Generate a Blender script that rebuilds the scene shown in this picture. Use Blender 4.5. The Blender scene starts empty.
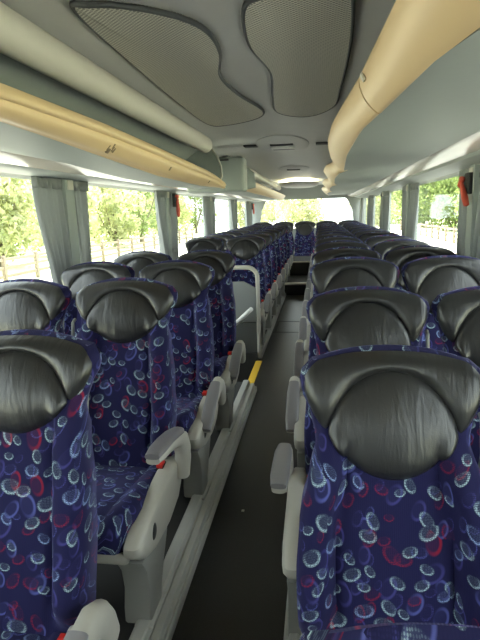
import bpy, bmesh, math, random
from mathutils import Vector, Matrix, Euler
random.seed(11)
S = bpy.context.scene
COL = S.collection
PI = math.pi

# ------------------------------------------------------------------ helpers
def lerp(a, b, t): return a + (b - a) * t
def sstep(a, b, x):
    if a == b: return 1.0 if x >= a else 0.0
    t = max(0.0, min(1.0, (x - a) / (b - a)))
    return t * t * (3 - 2 * t)
def interp(tab, x):
    if x <= tab[0][0]: return tab[0][1]
    for (x0, y0), (x1, y1) in zip(tab, tab[1:]):
        if x <= x1: return lerp(y0, y1, (x - x0) / (x1 - x0))
    return tab[-1][1]
def sinterp(tab, x):
    if x <= tab[0][0]: return tab[0][1]
    for (x0, y0), (x1, y1) in zip(tab, tab[1:]):
        if x <= x1: return lerp(y0, y1, sstep(0, 1, (x - x0) / (x1 - x0)))
    return tab[-1][1]

class MB:
    def __init__(s): s.v = []; s.f = []; s.uv = {}
    def add(s, verts, faces):
        o = len(s.v); s.v += [tuple(p) for p in verts]
        s.f += [tuple(i + o for i in f) for f in faces]
    def box(s, x0, x1, y0, y1, z0, z1, b=0.0, M=None, seg=2):
        bm = bmesh.new(); bmesh.ops.create_cube(bm, size=1)
        for v in bm.verts:
            v.co = Vector(((x0 + x1) / 2 + v.co.x * (x1 - x0), (y0 + y1) / 2 + v.co.y * (y1 - y0), (z0 + z1) / 2 + v.co.z * (z1 - z0)))
        if b: bmesh.ops.bevel(bm, geom=list(bm.edges), offset=b, segments=seg, affect='EDGES', profile=0.5)
        s.bm(bm, M)
    def bm(s, bm, M=None):
        bm.verts.index_update()
        s.add([(M @ v.co if M else v.co) for v in bm.verts], [[v.index for v in f.verts] for f in bm.faces]); bm.free()
    def loft(s, rings, closed=True, cap=True):
        n = len(rings[0]); V = [p for r in rings for p in r]; F = []
        for i in range(len(rings) - 1):
            for j in range(n if closed else n - 1):
                k = (j + 1) % n
                F.append((i * n + j, i * n + k, (i + 1) * n + k, (i + 1) * n + j))
        if cap and closed:
            F.append(tuple(range(n))[::-1]); F.append(tuple((len(rings) - 1) * n + j for j in range(n)))
        s.add(V, F)
    def tube(s, pts, r, n=12, cap=True):
        pts = [Vector(p) for p in pts]; rings = []; up = None
        for i, p in enumerate(pts):
            t = (pts[min(i + 1, len(pts) - 1)] - pts[max(i - 1, 0)]).normalized()
            if up is None:
                up = t.orthogonal().normalized()
            up = (up - t * up.dot(t)).normalized(); w = t.cross(up)
            rr = r[i] if isinstance(r, (list, tuple)) else r
            rings.append([p + up * rr * math.cos(a) + w * rr * math.sin(a) for a in [2 * PI * k / n for k in range(n)]])
        s.loft(rings, True, cap)
    def prism(s, poly, lo, hi, axis='x', b=0.0, seg=2):
        # polygon in the two other axes, extruded along axis
        bm = bmesh.new()
        def P(a, c, h):
            return (h, a, c) if axis == 'x' else ((a, h, c) if axis == 'y' else (a, c, h))
        A = [bm.verts.new(P(a, c, lo)) for a, c in poly]; B = [bm.verts.new(P(a, c, hi)) for a, c in poly]
        n = len(poly); bm.faces.new(A); bm.faces.new(B[::-1])
        for i in range(n): bm.faces.new((A[i], B[i], B[(i + 1) % n], A[(i + 1) % n]))
        bmesh.ops.recalc_face_normals(bm, faces=bm.faces)
        if b:
            es = [e for e in bm.edges if len(set(v in A for v in e.verts)) == 1]
            bmesh.ops.bevel(bm, geom=es, offset=b, segments=seg, affect='EDGES', profile=0.5)
        s.bm(bm)
    def build(s, name, mat, parent=None, smooth=True, angle=40, uv=None, recalc=True):
        me = bpy.data.meshes.new(name); me.from_pydata(s.v, [], s.f)
        if recalc:
            bm = bmesh.new(); bm.from_mesh(me); bmesh.ops.recalc_face_normals(bm, faces=bm.faces); bm.to_mesh(me); bm.free()
        if uv:
            L = me.uv_layers.new(name='UVMap')
            for lp in me.loops: L.data[lp.index].uv = uv[lp.vertex_index]
        me.materials.append(mat)
        if smooth:
            me.shade_smooth()
            try: me.set_sharp_from_angle(angle=math.radians(angle))
            except Exception: pass
        o = bpy.data.objects.new(name, me); COL.objects.link(o)
        if parent: o.parent = parent
        return o

def tag(o, label, cat, group=None, kind=None):
    o['label'] = label; o['category'] = cat
    if group: o['group'] = group
    if kind: o['kind'] = kind
    return o
def empty(name, loc=(0, 0, 0), rz=0.0):
    o = bpy.data.objects.new(name, None); o.empty_display_size = 0.1
    o.location = loc; o.rotation_euler = (0, 0, rz); COL.objects.link(o); return o
def struct(o): o['kind'] = 'structure'; return o
def copy_tree(o, parent=None):
    c = o.copy(); COL.objects.link(c)
    if parent: c.parent = parent
    for ch in list(o.children): copy_tree(ch, c)
    return c

# ------------------------------------------------------------------ materials
def mat(name, col, rough=0.5, metal=0.0, spec=0.5, noise=0.0, nscale=30, bump=0.0, bscale=200, sheen=0.0):
    m = bpy.data.materials.new(name); m.use_nodes = True
    nt = m.node_tree; b = nt.nodes['Principled BSDF']
    b.inputs['Base Color'].default_value = (*col, 1); b.inputs['Roughness'].default_value = rough
    b.inputs['Metallic'].default_value = metal; b.inputs['Specular IOR Level'].default_value = spec
    if sheen:
        b.inputs['Sheen Weight'].default_value = sheen; b.inputs['Sheen Roughness'].default_value = 0.4
    tc = nt.nodes.new('ShaderNodeTexCoord')
    if noise:
        n = nt.nodes.new('ShaderNodeTexNoise'); n.inputs['Scale'].default_value = nscale; n.inputs['Detail'].default_value = 4
        nt.links.new(tc.outputs['Object'], n.inputs['Vector'])
        r = nt.nodes.new('ShaderNodeMapRange'); r.inputs['To Min'].default_value = 1 - noise; r.inputs['To Max'].default_value = 1 + noise
        nt.links.new(n.outputs['Fac'], r.inputs['Value'])
        v = nt.nodes.new('ShaderNodeVectorMath'); v.operation = 'SCALE'; v.inputs[0].default_value = col
        nt.links.new(r.outputs['Result'], v.inputs['Scale']); nt.links.new(v.outputs['Vector'], b.inputs['Base Color'])
    if bump:
        n = nt.nodes.new('ShaderNodeTexNoise'); n.inputs['Scale'].default_value = bscale; n.inputs['Detail'].default_value = 3
        nt.links.new(tc.outputs['Object'], n.inputs['Vector'])
        bp = nt.nodes.new('ShaderNodeBump'); bp.inputs['Strength'].default_value = bump; bp.inputs['Distance'].default_value = 0.002
        nt.links.new(n.outputs['Fac'], bp.inputs['Height']); nt.links.new(bp.outputs['Normal'], b.inputs['Normal'])
    return m

def fabric_mat():
    m = bpy.data.materials.new('seat_fabric'); m.use_nodes = True; nt = m.node_tree; N = nt.nodes; L = nt.links
    b = N['Principled BSDF']; b.inputs['Roughness'].default_value = 0.85; b.inputs['Specular IOR Level'].default_value = 0.15
    b.inputs['Sheen Weight'].default_value = 0.35; b.inputs['Sheen Roughness'].default_value = 0.35; b.inputs['Sheen Tint'].default_value = (0.4, 0.4, 0.8, 1)
    uv = N.new('ShaderNodeUVMap'); oi = N.new('ShaderNodeObjectInfo')
    off = N.new('ShaderNodeVectorMath'); off.operation = 'SCALE'; off.inputs[0].default_value = (3.1, 1.7, 0)
    L.new(oi.outputs['Random'], off.inputs['Scale'])
    base = N.new('ShaderNodeVectorMath'); base.operation = 'ADD'; L.new(uv.outputs['UV'], base.inputs[0]); L.new(off.outputs[0], base.inputs[1])
    def math_(op, a, bb=None, clamp=False):
        n = N.new('ShaderNodeMath'); n.operation = op; n.use_clamp = clamp
        for i, x in enumerate((a, bb)):
            if x is None: continue
            if isinstance(x, (int, float)): n.inputs[i].default_value = x
            else: L.new(x, n.inputs[i])
        return n.outputs[0]
    # woven pin dots
    dv = N.new('ShaderNodeTexVoronoi'); dv.voronoi_dimensions = '2D'; dv.feature = 'F1'; dv.inputs['Scale'].default_value = 270; dv.inputs['Randomness'].default_value = 0.35
    L.new(base.outputs[0], dv.inputs['Vector'])
    dots = math_('LESS_THAN', dv.outputs['Distance'], 0.36)
    cur = None
    def layer(cell, shift, rot, rmin, rmax, cols, thresh, dotty):
        nonlocal cur
        mp = N.new('ShaderNodeMapping'); mp.inputs['Location'].default_value = shift; mp.inputs['Rotation'].default_value = (0, 0, rot)
        L.new(base.outputs[0], mp.inputs['Vector'])
        v = N.new('ShaderNodeTexVoronoi'); v.voronoi_dimensions = '2D'; v.inputs['Scale'].default_value = 1 / cell; v.inputs['Randomness'].default_value = 0.75
        L.new(mp.outputs[0], v.inputs['Vector'])
        d = N.new('ShaderNodeVectorMath'); d.operation = 'SUBTRACT'; L.new(mp.outputs[0], d.inputs[0]); L.new(v.outputs['Position'], d.inputs[1])
        sp = N.new('ShaderNodeSeparateColor'); L.new(v.outputs['Color'], sp.inputs[0])
        r = N.new('ShaderNodeVectorRotate'); r.rotation_type = 'Z_AXIS'; L.new(d.outputs[0], r.inputs['Vector'])
        L.new(math_('MULTIPLY_ADD', sp.outputs[0], 1.8), r.inputs['Angle'])
        sc = N.new('ShaderNodeVectorMath'); sc.operation = 'MULTIPLY'; sc.inputs[1].default_value = (1, 1.45, 0); L.new(r.outputs[0], sc.inputs[0])
        ln = N.new('ShaderNodeVectorMath'); ln.operation = 'LENGTH'; L.new(sc.outputs[0], ln.inputs[0])
        R = math_('ADD', math_('MULTIPLY', sp.outputs[1], rmax - rmin), rmin)
        q = math_('DIVIDE', ln.outputs['Value'], R)              # 1 on the ring
        dq = math_('ABSOLUTE', math_('SUBTRACT', q, 0.86))
        ring = N.new('ShaderNodeMapRange'); ring.inputs['From Min'].default_value = 0.24; ring.inputs['From Max'].default_value = 0.06; L.new(dq, ring.inputs['Value'])
        sx = N.new('ShaderNodeSeparateXYZ'); L.new(sc.outputs[0], sx.inputs[0])
        side = math_('ADD', math_('MULTIPLY', math_('DIVIDE', sx.outputs[1], R), 0.6), 0.62, True)
        fill = N.new('ShaderNodeMapRange'); fill.inputs['From Min'].default_value = 1.0; fill.inputs['From Max'].default_value = 0.8; fill.inputs['To Max'].default_value = 0.10; L.new(q, fill.inputs['Value'])
        mask = math_('MAXIMUM', math_('MULTIPLY', ring.outputs[0], side), fill.outputs[0])
        if dotty:
            mask = math_('MULTIPLY', mask, math_('ADD', math_('MULTIPLY', dots, 0.8), 0.2))
        mask = math_('MULTIPLY', mask, math_('GREATER_THAN', sp.outputs[2], thresh), True)
        cr = N.new('ShaderNodeValToRGB'); cr.color_ramp.interpolation = 'CONSTANT'
        e = cr.color_ramp.elements; e[0].position = 0; e[0].color = (*cols[0][1], 1); e[1].position = cols[1][0]; e[1].color = (*cols[1][1], 1)
        for p_, c_ in cols[2:]:
            k = e.new(p_); k.color = (*c_, 1)
        fr = math_('FRACT', math_('MULTIPLY', sp.outputs[2], 7.31)); L.new(fr, cr.inputs[0])
        mx = N.new('ShaderNodeMix'); mx.data_type = 'RGBA'; L.new(mask, mx.inputs[0])
        if cur is None:
            mx.inputs[6].default_value = (0.012, 0.0115, 0.052, 1)
        else: L.new(cur, mx.inputs[6])
        L.new(cr.outputs[0], mx.inputs[7]); cur = mx.outputs[2]
    cy, bl, rd, vi = (0.42, 0.58, 0.64), (0.075, 0.085, 0.28), (0.22, 0.012, 0.035), (0.045, 0.042, 0.17)
    layer(0.072, (0.3, 0.1, 0), 0.4, 0.019, 0.032, [(0, vi), (0.55, bl), (0.9, rd)], 0.15, False)
    layer(0.052, (1.3, 2.1, 0), 1.1, 0.012, 0.024, [(0, rd), (0.33, bl), (0.65, vi)], 0.45, True)
    layer(0.058, (0.7, 5.1, 0), 2.0, 0.013, 0.027, [(0, cy), (0.3, (0.3, 0.42, 0.7)), (0.55, cy), (0.9, rd)], 0.12, True)
    L.new(cur, b.inputs['Base Color'])
    wv = N.new('ShaderNodeTexWave'); wv.inputs['Scale'].default_value = 60; L.new(uv.outputs['UV'], wv.inputs['Vector'])
    bp = N.new('ShaderNodeBump'); bp.inputs['Strength'].default_value = 0.15; bp.inputs['Distance'].default_value = 0.001
    L.new(wv.outputs['Fac'], bp.inputs['Height']); L.new(bp.outputs[0], b.inputs['Normal'])
    return m

def leather_mat():
    m = bpy.data.materials.new('headrest_leather'); m.use_nodes = True; nt = m.node_tree; N = nt.nodes; L = nt.links
    b = N['Principled BSDF']; b.inputs['Base Color'].default_value = (0.016, 0.016, 0.017, 1)
    b.inputs['Roughness'].default_value = 0.36; b.inputs['Specular IOR Level'].default_value = 0.62
    tc = N.new('ShaderNodeTexCoord')
    mp = N.new('ShaderNodeMapping'); mp.inputs['Scale'].default_value = (42, 8, 9); L.new(tc.outputs['Object'], mp.inputs['Vector'])
    n = N.new('ShaderNodeTexNoise'); n.inputs['Scale'].default_value = 1.0; n.inputs['Detail'].default_value = 2.5; n.inputs['Distortion'].default_value = 0.6
    L.new(mp.outputs[0], n.inputs['Vector'])
    g = N.new('ShaderNodeTexVoronoi'); g.inputs['Scale'].default_value = 330; L.new(tc.outputs['Object'], g.inputs['Vector'])
    b1 = N.new('ShaderNodeBump'); b1.inputs['Strength'].default_value = 0.24; b1.inputs['Distance'].default_value = 0.012; L.new(n.outputs['Fac'], b1.inputs['Height'])
    b2 = N.new('ShaderNodeBump'); b2.inputs['Strength'].default_value = 0.12; b2.inputs['Distance'].default_value = 0.001
    L.new(g.outputs['Distance'], b2.inputs['Height']); L.new(b1.outputs[0], b2.inputs['Normal']); L.new(b2.outputs[0], b.inputs['Normal'])
    return m

def glass_mat():
    m = bpy.data.materials.new('window_glass'); m.use_nodes = True; nt = m.node_tree; N = nt.nodes; L = nt.links
    N.remove(N['Principled BSDF']); out = N['Material Output']
    t = N.new('ShaderNodeBsdfTransparent'); t.inputs[0].default_value = (0.93, 0.96, 0.94, 1)
    g = N.new('ShaderNodeBsdfGlossy'); g.inputs['Roughness'].default_value = 0.02
    lw = N.new('ShaderNodeLayerWeight'); lw.inputs['Blend'].default_value = 0.5
    pw = N.new('ShaderNodeMath'); pw.operation = 'POWER'; L.new(lw.outputs['Facing'], pw.inputs[0]); pw.inputs[1].default_value = 4
    f = N.new('ShaderNodeMath'); f.operation = 'MULTIPLY_ADD'; L.new(pw.outputs[0], f.inputs[0]); f.inputs[1].default_value = 0.25; f.inputs[2].default_value = 0.03
    x = N.new('ShaderNodeMixShader'); L.new(f.outputs[0], x.inputs[0]); L.new(t.outputs[0], x.inputs[1]); L.new(g.outputs[0], x.inputs[2])
    L.new(x.outputs[0], out.inputs[0]); return m

def leaf_mat(name, c1, c2):
    m = bpy.data.materials.new(name); m.use_nodes = True; nt = m.node_tree; N = nt.nodes; L = nt.links
    N.remove(N['Principled BSDF']); out = N['Material Output']
    tc = N.new('ShaderNodeTexCoord'); n = N.new('ShaderNodeTexNoise'); n.inputs['Scale'].default_value = 1.4; n.inputs['Detail'].default_value = 3
    L.new(tc.outputs['Object'], n.inputs['Vector'])
    r = N.new('ShaderNodeValToRGB'); r.color_ramp.elements[0].position = 0.35; r.color_ramp.elements[1].position = 0.65
    r.color_ramp.elements[0].color = (*c1, 1); r.color_ramp.elements[1].color = (*c2, 1); L.new(n.outputs['Fac'], r.inputs[0])
    d = N.new('ShaderNodeBsdfDiffuse'); t = N.new('ShaderNodeBsdfTranslucent'); L.new(r.outputs[0], d.inputs[0]); L.new(r.outputs[0], t.inputs[0])
    x = N.new('ShaderNodeMixShader'); x.inputs[0].default_value = 0.45; L.new(d.outputs[0], x.inputs[1]); L.new(t.outputs[0], x.inputs[2]); L.new(x.outputs[0], out.inputs[0])
    return m

def cloth_mat(name, col):
    m = bpy.data.materials.new(name); m.use_nodes = True; nt = m.node_tree; N = nt.nodes; L = nt.links
    b = N['Principled BSDF']; out = N['Material Output']; b.inputs['Base Color'].default_value = (*col, 1); b.inputs['Roughness'].default_value = 0.9
    b.inputs['Specular IOR Level'].default_value = 0.1
    t = N.new('ShaderNodeBsdfTranslucent'); t.inputs[0].default_value = (*col, 1)
    x = N.new('ShaderNodeMixShader'); x.inputs[0].default_value = 0.42; L.new(b.outputs[0], x.inputs[1]); L.new(t.outputs[0], x.inputs[2]); L.new(x.outputs[0], out.inputs[0])
    return m

def perf_mat():
    # perforated grey fabric facing: fine rows of holes
    m = bpy.data.materials.new('perforated_facing'); m.use_nodes = True; nt = m.node_tree; N = nt.nodes; L = nt.links
    b = N['Principled BSDF']; b.inputs['Roughness'].default_value = 0.8
    tc = N.new('ShaderNodeTexCoord')
    v = N.new('ShaderNodeTexVoronoi'); v.voronoi_dimensions = '2D'; v.inputs['Scale'].default_value = 85; v.inputs['Randomness'].default_value = 0.0
    mp = N.new('ShaderNodeMapping'); mp.inputs['Rotation'].default_value = (0, 0, 0.78); L.new(tc.outputs['Object'], mp.inputs[0]); L.new(mp.outputs[0], v.inputs['Vector'])
    r = N.new('ShaderNodeMapRange'); r.inputs['From Min'].default_value = 0.30; r.inputs['From Max'].default_value = 0.46; L.new(v.outputs['Distance'], r.inputs['Value'])
    x = N.new('ShaderNodeMix'); x.data_type = 'RGBA'; x.inputs[6].default_value = (0.27, 0.27, 0.225, 1); x.inputs[7].default_value = (0.70, 0.68, 0.57, 1)
    L.new(r.outputs[0], x.inputs[0]); L.new(x.outputs[2], b.inputs['Base Color'])
    return m

def floor_mat():
    m = bpy.data.materials.new('gangway_vinyl'); m.use_nodes = True; nt = m.node_tree; N = nt.nodes; L = nt.links
    b = N['Principled BSDF']; b.inputs['Roughness'].default_value = 0.33; b.inputs['Specular IOR Level'].default_value = 0.5
    tc = N.new('ShaderNodeTexCoord'); n = N.new('ShaderNodeTexNoise'); n.inputs['Scale'].default_value = 260; n.inputs['Detail'].default_value = 2
    L.new(tc.outputs['Object'], n.inputs['Vector'])
    r = N.new('ShaderNodeValToRGB'); r.color_ramp.elements[0].position = 0.3; r.color_ramp.elements[0].color = (0.010, 0.010, 0.009, 1)
    r.color_ramp.elements[1].position = 0.75; r.color_ramp.elements[1].color = (0.026, 0.026, 0.024, 1)
    L.new(n.outputs['Fac'], r.inputs[0]); L.new(r.outputs[0], b.inputs['Base Color'])
    bp = N.new('ShaderNodeBump'); bp.inputs['Strength'].default_value = 0.25; bp.inputs['Distance'].default_value = 0.001
    L.new(n.outputs['Fac'], bp.inputs['Height']); L.new(bp.outputs[0], b.inputs['Normal'])
    return m

M_fab = fabric_mat(); M_lea = leather_mat(); M_glass = glass_mat(); M_perf = perf_mat(); M_floor = floor_mat()
M_cream = mat('cream_plastic', (0.46, 0.44, 0.39), 0.42, noise=0.04)
M_pad = mat('armrest_pad', (0.20, 0.19, 0.20), 0.38, bump=0.2)
M_shell = mat('grey_shell', (0.24, 0.25, 0.25), 0.5)
M_leg = mat('pedestal_grey', (0.30, 0.30, 0.28), 0.5)
M_black = mat('dark_plastic', (0.02, 0.02, 0.02), 0.45)
M_red = mat('red_plastic', (0.65, 0.03, 0.02), 0.4)
M_orange = mat('hammer_red', (0.66, 0.10, 0.06), 0.45)
M_metal = mat('brushed_steel', (0.62, 0.61, 0.57), 0.32, metal=0.9)
M_alu = mat('satin_aluminium', (0.52, 0.52, 0.50), 0.40)
M_lip = mat('beige_lip', (0.60, 0.44, 0.26), 0.42, spec=0.45)
M_panel = mat('rack_panel', (0.225, 0.25, 0.238), 0.55, noise=0.03)
M_ceil = mat('ceiling_fabric', (0.56, 0.56, 0.53), 0.5, noise=0.05, nscale=9, bump=0.3, bscale=400)
M_tube = mat('rail_cover', (0.52, 0.50, 0.44), 0.55)
M_strip = mat('service_strip', (0.55, 0.50, 0.44), 0.22, spec=0.6)
M_band = mat('window_header', (0.36, 0.38, 0.37), 0.5)
M_wall = mat('wall_trim', (0.26, 0.28, 0.28), 0.7)
M_pillar = mat('pillar_grey', (0.30, 0.33, 0.32), 0.6)
M_curt = cloth_mat('curtain_cloth', (0.35, 0.365, 0.365))
M_plat = mat('platform_vinyl', (0.03, 0.03, 0.03), 0.6)
M_part = mat('partition_grey', (0.085, 0.09, 0.09), 0.5)
M_yel = mat('yellow_nosing', (0.80, 0.50, 0.04), 0.5)
M_white = mat('white_plastic', (0.75, 0.75, 0.72), 0.4)
M_nose = mat('step_nosing', (0.60, 0.56, 0.46), 0.5)
M_paper = mat('paper_scrap', (0.6, 0.58, 0.52), 0.8)
M_dark = mat('dark_void', (0.02, 0.02, 0.02), 0.8)
M_ground = mat('pale_ground', (0.62, 0.60, 0.52), 0.95, noise=0.15, nscale=0.6)
M_tar = mat('worn_tarmac', (0.17, 0.17, 0.165), 0.9, noise=0.15, nscale=3)
M_lawn = mat('lawn', (0.50, 0.52, 0.34), 0.95, noise=0.2, nscale=2)
M_wood = mat('fence_wood', (0.22, 0.18, 0.13), 0.85, noise=0.2, nscale=6)
M_bark = mat('bark', (0.14, 0.11, 0.08), 0.9, noise=0.2, nscale=10)
M_ywood = mat('yellow_wood', (0.62, 0.52, 0.24), 0.7)
LEAF = [leaf_mat('leaf_light', (0.34, 0.38, 0.19), (0.62, 0.62, 0.38)), leaf_mat('leaf_mid', (0.11, 0.17, 0.05), (0.30, 0.36, 0.14))]

# ------------------------------------------------------------------ seat
# local frame: origin on the platform below the headrest front, x across, -y towards the front of the coach
SW = [(0.30, 0.205), (0.42, 0.240), (0.58, 0.245), (0.70, 0.238), (0.79, 0.216), (0.865, 0.198), (0.93, 0.212), (0.99, 0.236), (1.03, 0.243), (1.06, 0.240), (1.09, 0.232)]
TOP = 1.065
WK, HK = 1.0, 1.0                               # width factor, head height factor
SW0 = list(SW)
def set_variant(wk, hk):
    global SW, WK, HK, WT, PC, PS
    WK, HK = wk, hk
    SW = [((TOP - (TOP - z) * lerp(1, hk, sstep(0.70, 0.79, z))), w * wk) for z, w in SW0]
    WT, PC, PS = 0.228 * wk, 0.164 * wk, 0.178 * hk
def base_y(z):                                 # front surface of the back, centre line (reclined)
    return lerp(-0.215, 0.0, (z - 0.36) / 0.64) - 0.018 * math.sin(PI * max(0, min(1, (z - 0.36) / 0.5)))
def front_y(u, z):
    a = abs(u)
    zz = TOP - (TOP - z) / lerp(1, HK, sstep(0.6, 0.85, z)) if z > 0.6 else z
    bol = 0.072 * sstep(0.36, 0.50, z) * (1 - sstep(0.76, 0.92, zz))
    wing = 0.020 * sstep(0.86, 0.98, z)
    seamx = lerp(0.62, 0.56, sstep(0.4, 0.8, z))
    y = base_y(z) - bol * sstep(seamx - 0.04, seamx + 0.20, a) - wing * sstep(0.35, 0.9, a)
    y += 0.018 * math.exp(-((a - seamx) / 0.03) ** 2) * sstep(0.36, 0.45, z) * (1 - sstep(0.80, 0.86, z))
    return y
def top_arch(u): return 0.038 * (1 - abs(u) ** 2.2)
def seat_surface(x, z_flat):                   # front point for x and flat height
    w = sinterp(SW, z_flat); u = max(-1, min(1, x / w))
    return front_y(u, z_flat)

def backrest_mesh():
    mb = MB(); uv = {}
    zs = [0.30 + (TOP - 0.30) * i / 34 for i in range(35)]
    rings = []
    NF = 33
    for iz, z in enumerate(zs):
        w = sinterp(SW, z)
        t = (z - (TOP - 0.05)) / 0.05
        shr = 0.0 if t <= 0 else 1 - math.sqrt(max(0, 1 - min(1, t) ** 2))   # roll over at the top
        thick = lerp(0.115, 0.070, sstep(0.4, 1.0, z))
        ring = []; 
        wi = w - 0.030 * shr
        for j in range(NF):
            u = -1 + 2 * j / (NF - 1); u = math.copysign(abs(u) ** 0.9, u) if u else 0.0
            e = max(0, (abs(u) - 0.86) / 0.14); rnd = 0.030 * (1 - math.sqrt(max(0, 1 - e * e)))
            y = front_y(u, z) + rnd + thick * 0.5 * shr
            ring.append((u * wi, y, z + top_arch(u) * sstep(0.80, TOP, z)))
        yb = base_y(z) + thick
        for j in range(13):
            u = 1 - 2 * j / 12
            e = abs(u); rnd = 0.03 * (1 - math.sqrt(max(0, 1 - max(0, (e - 0.8) / 0.2) ** 2)))
            ring.append((u * (wi - 0.004), yb - rnd - thick * 0.45 * shr, z + top_arch(u) * sstep(0.80, TOP, z)))
        rings.append(ring)
    n = len(rings[0])
    mb.loft(rings, True, True)
    for i, r in enumerate(rings):
        for j, p in enumerate(r):
            k = j if j < NF else None
            # across: arc length along the ring from the middle of the front
            s = 0
            a = NF // 2
            if j >= a:
                for q in range(a, j): s += math.dist(r[q][:2], r[q + 1][:2])
            else:
                for q in range(j, a): s -= math.dist(r[q][:2], r[q + 1][:2])
            uv[i * n + j] = (s, p[2])
    return mb, uv

# leather outline, measured down the face (s) from the top edge
def zflat_from(x, s):                           # flat height giving visible height for that x
    u = x / 0.236
    return TOP - s
WT = 0.228
def wing_top(x): 
    a = abs(x) / WT
    return 0.010 + 0.030 * max(0, (a - 0.80) / 0.20) ** 2.2
PC, PS = 0.164, 0.178                          # pillow corner: half width, depth below the top edge
def wing_low(x):
    a = abs(x)
    return PS - (PS - 0.078 * HK) * max(0, (a - PC) / (WT - PC)) ** 1.8 if a > PC else PS
def arch(x):
    a = min(1, abs(x) / (PC + 0.002))
    return 0.044 * HK + (PS - 0.044 * HK + 0.001) * (1 - max(0, 1 - a ** 2.1) ** 0.62)
def lobe(x):
    a = min(1, abs(x) / (PC + 0.002))
    return PS + 0.001 + 0.110 * HK * max(0, 1 - a ** 2.0) ** 0.80
def place(x, s, lift):
    z = TOP - s; w = sinterp(SW, min(z, 1.08)); u = max(-1, min(1, x / w))
    e = max(0, (abs(u) - 0.86) / 0.14); rnd = 0.03 * (1 - math.sqrt(max(0, 1 - e * e)))
    t = (z - (TOP - 0.05)) / 0.05; shr = 0.0 if t <= 0 else 1 - math.sqrt(max(0, 1 - min(1, t) ** 2))
    return (x, front_y(u, z) + rnd * 0.8 + 0.035 * shr - lift, z + top_arch(u) * sstep(0.80, TOP, z))
def pillow_grid(xs, top, low, height, nr, p=0.6):
    mb = MB(); rings = []
    n = len(xs)
    for i, x in enumerate(xs):
        ring = []
        cx = math.sin(PI * i / (n - 1)) ** 0.5 if 0 < i < n - 1 else 0.0
        a, b_ = top(x), low(x)
        if b_ - a < 0.002: b_ = a + 0.002
        for j in range(nr):
            t = j / (nr - 1); hp = math.sin(PI * t) ** p if 0 < j < nr - 1 else 0.0
            ring.append(place(x, lerp(a, b_, t), -0.003 + height * hp * (0.25 + 0.75 * cx if 0 < cx else 0.0)))
        rings.append(ring)
    mb.loft(rings, False, False)
    return mb

def cushion_mesh():
    mb = MB(); uv = {}; rings = []
    ys = [-0.69 + 0.51 * i / 18 for i in range(19)]
    for i, y in enumerate(ys):
        t = i / 18
        w = WK * lerp(0.222, 0.232, sstep(0, 0.2, t))
        top = lerp(0.425, 0.372, sstep(0.1, 1, t)); f = max(0, 1 - t / 0.16); top -= 0.050 * (1 - math.sqrt(max(0, 1 - f * f)))
        bot = 0.305 + 0.02 * f
        w -= 0.02 * (1 - math.sqrt(max(0, 1 - f * f)))
        ring = []
        for j in range(25):
            u = -1 + 2 * j / 24; a = abs(u)
            e = max(0, (a - 0.80) / 0.20); z = top + 0.020 * sstep(0.55, 0.8, a) - 0.045 * (1 - math.sqrt(max(0, 1 - e * e))) - 0.006 * math.exp(-((a - 0.58) / 0.04) ** 2)
            ring.append((u * w, y, z))
        for j in range(9):
            u = 1 - 2 * j / 8; ring.append((u * (w - 0.012), y, bot + 0.0))
        rings.append(ring)
    mb.loft(rings, True, True); n = len(rings[0])
    for i, r in enumerate(rings):
        s = -0.3
        for j, p in enumerate(r):
            if j: s += math.dist(r[j - 1], p)
            uv[i * n + j] = (s + 0.6, p[1] + 2)
    return mb, uv

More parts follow.
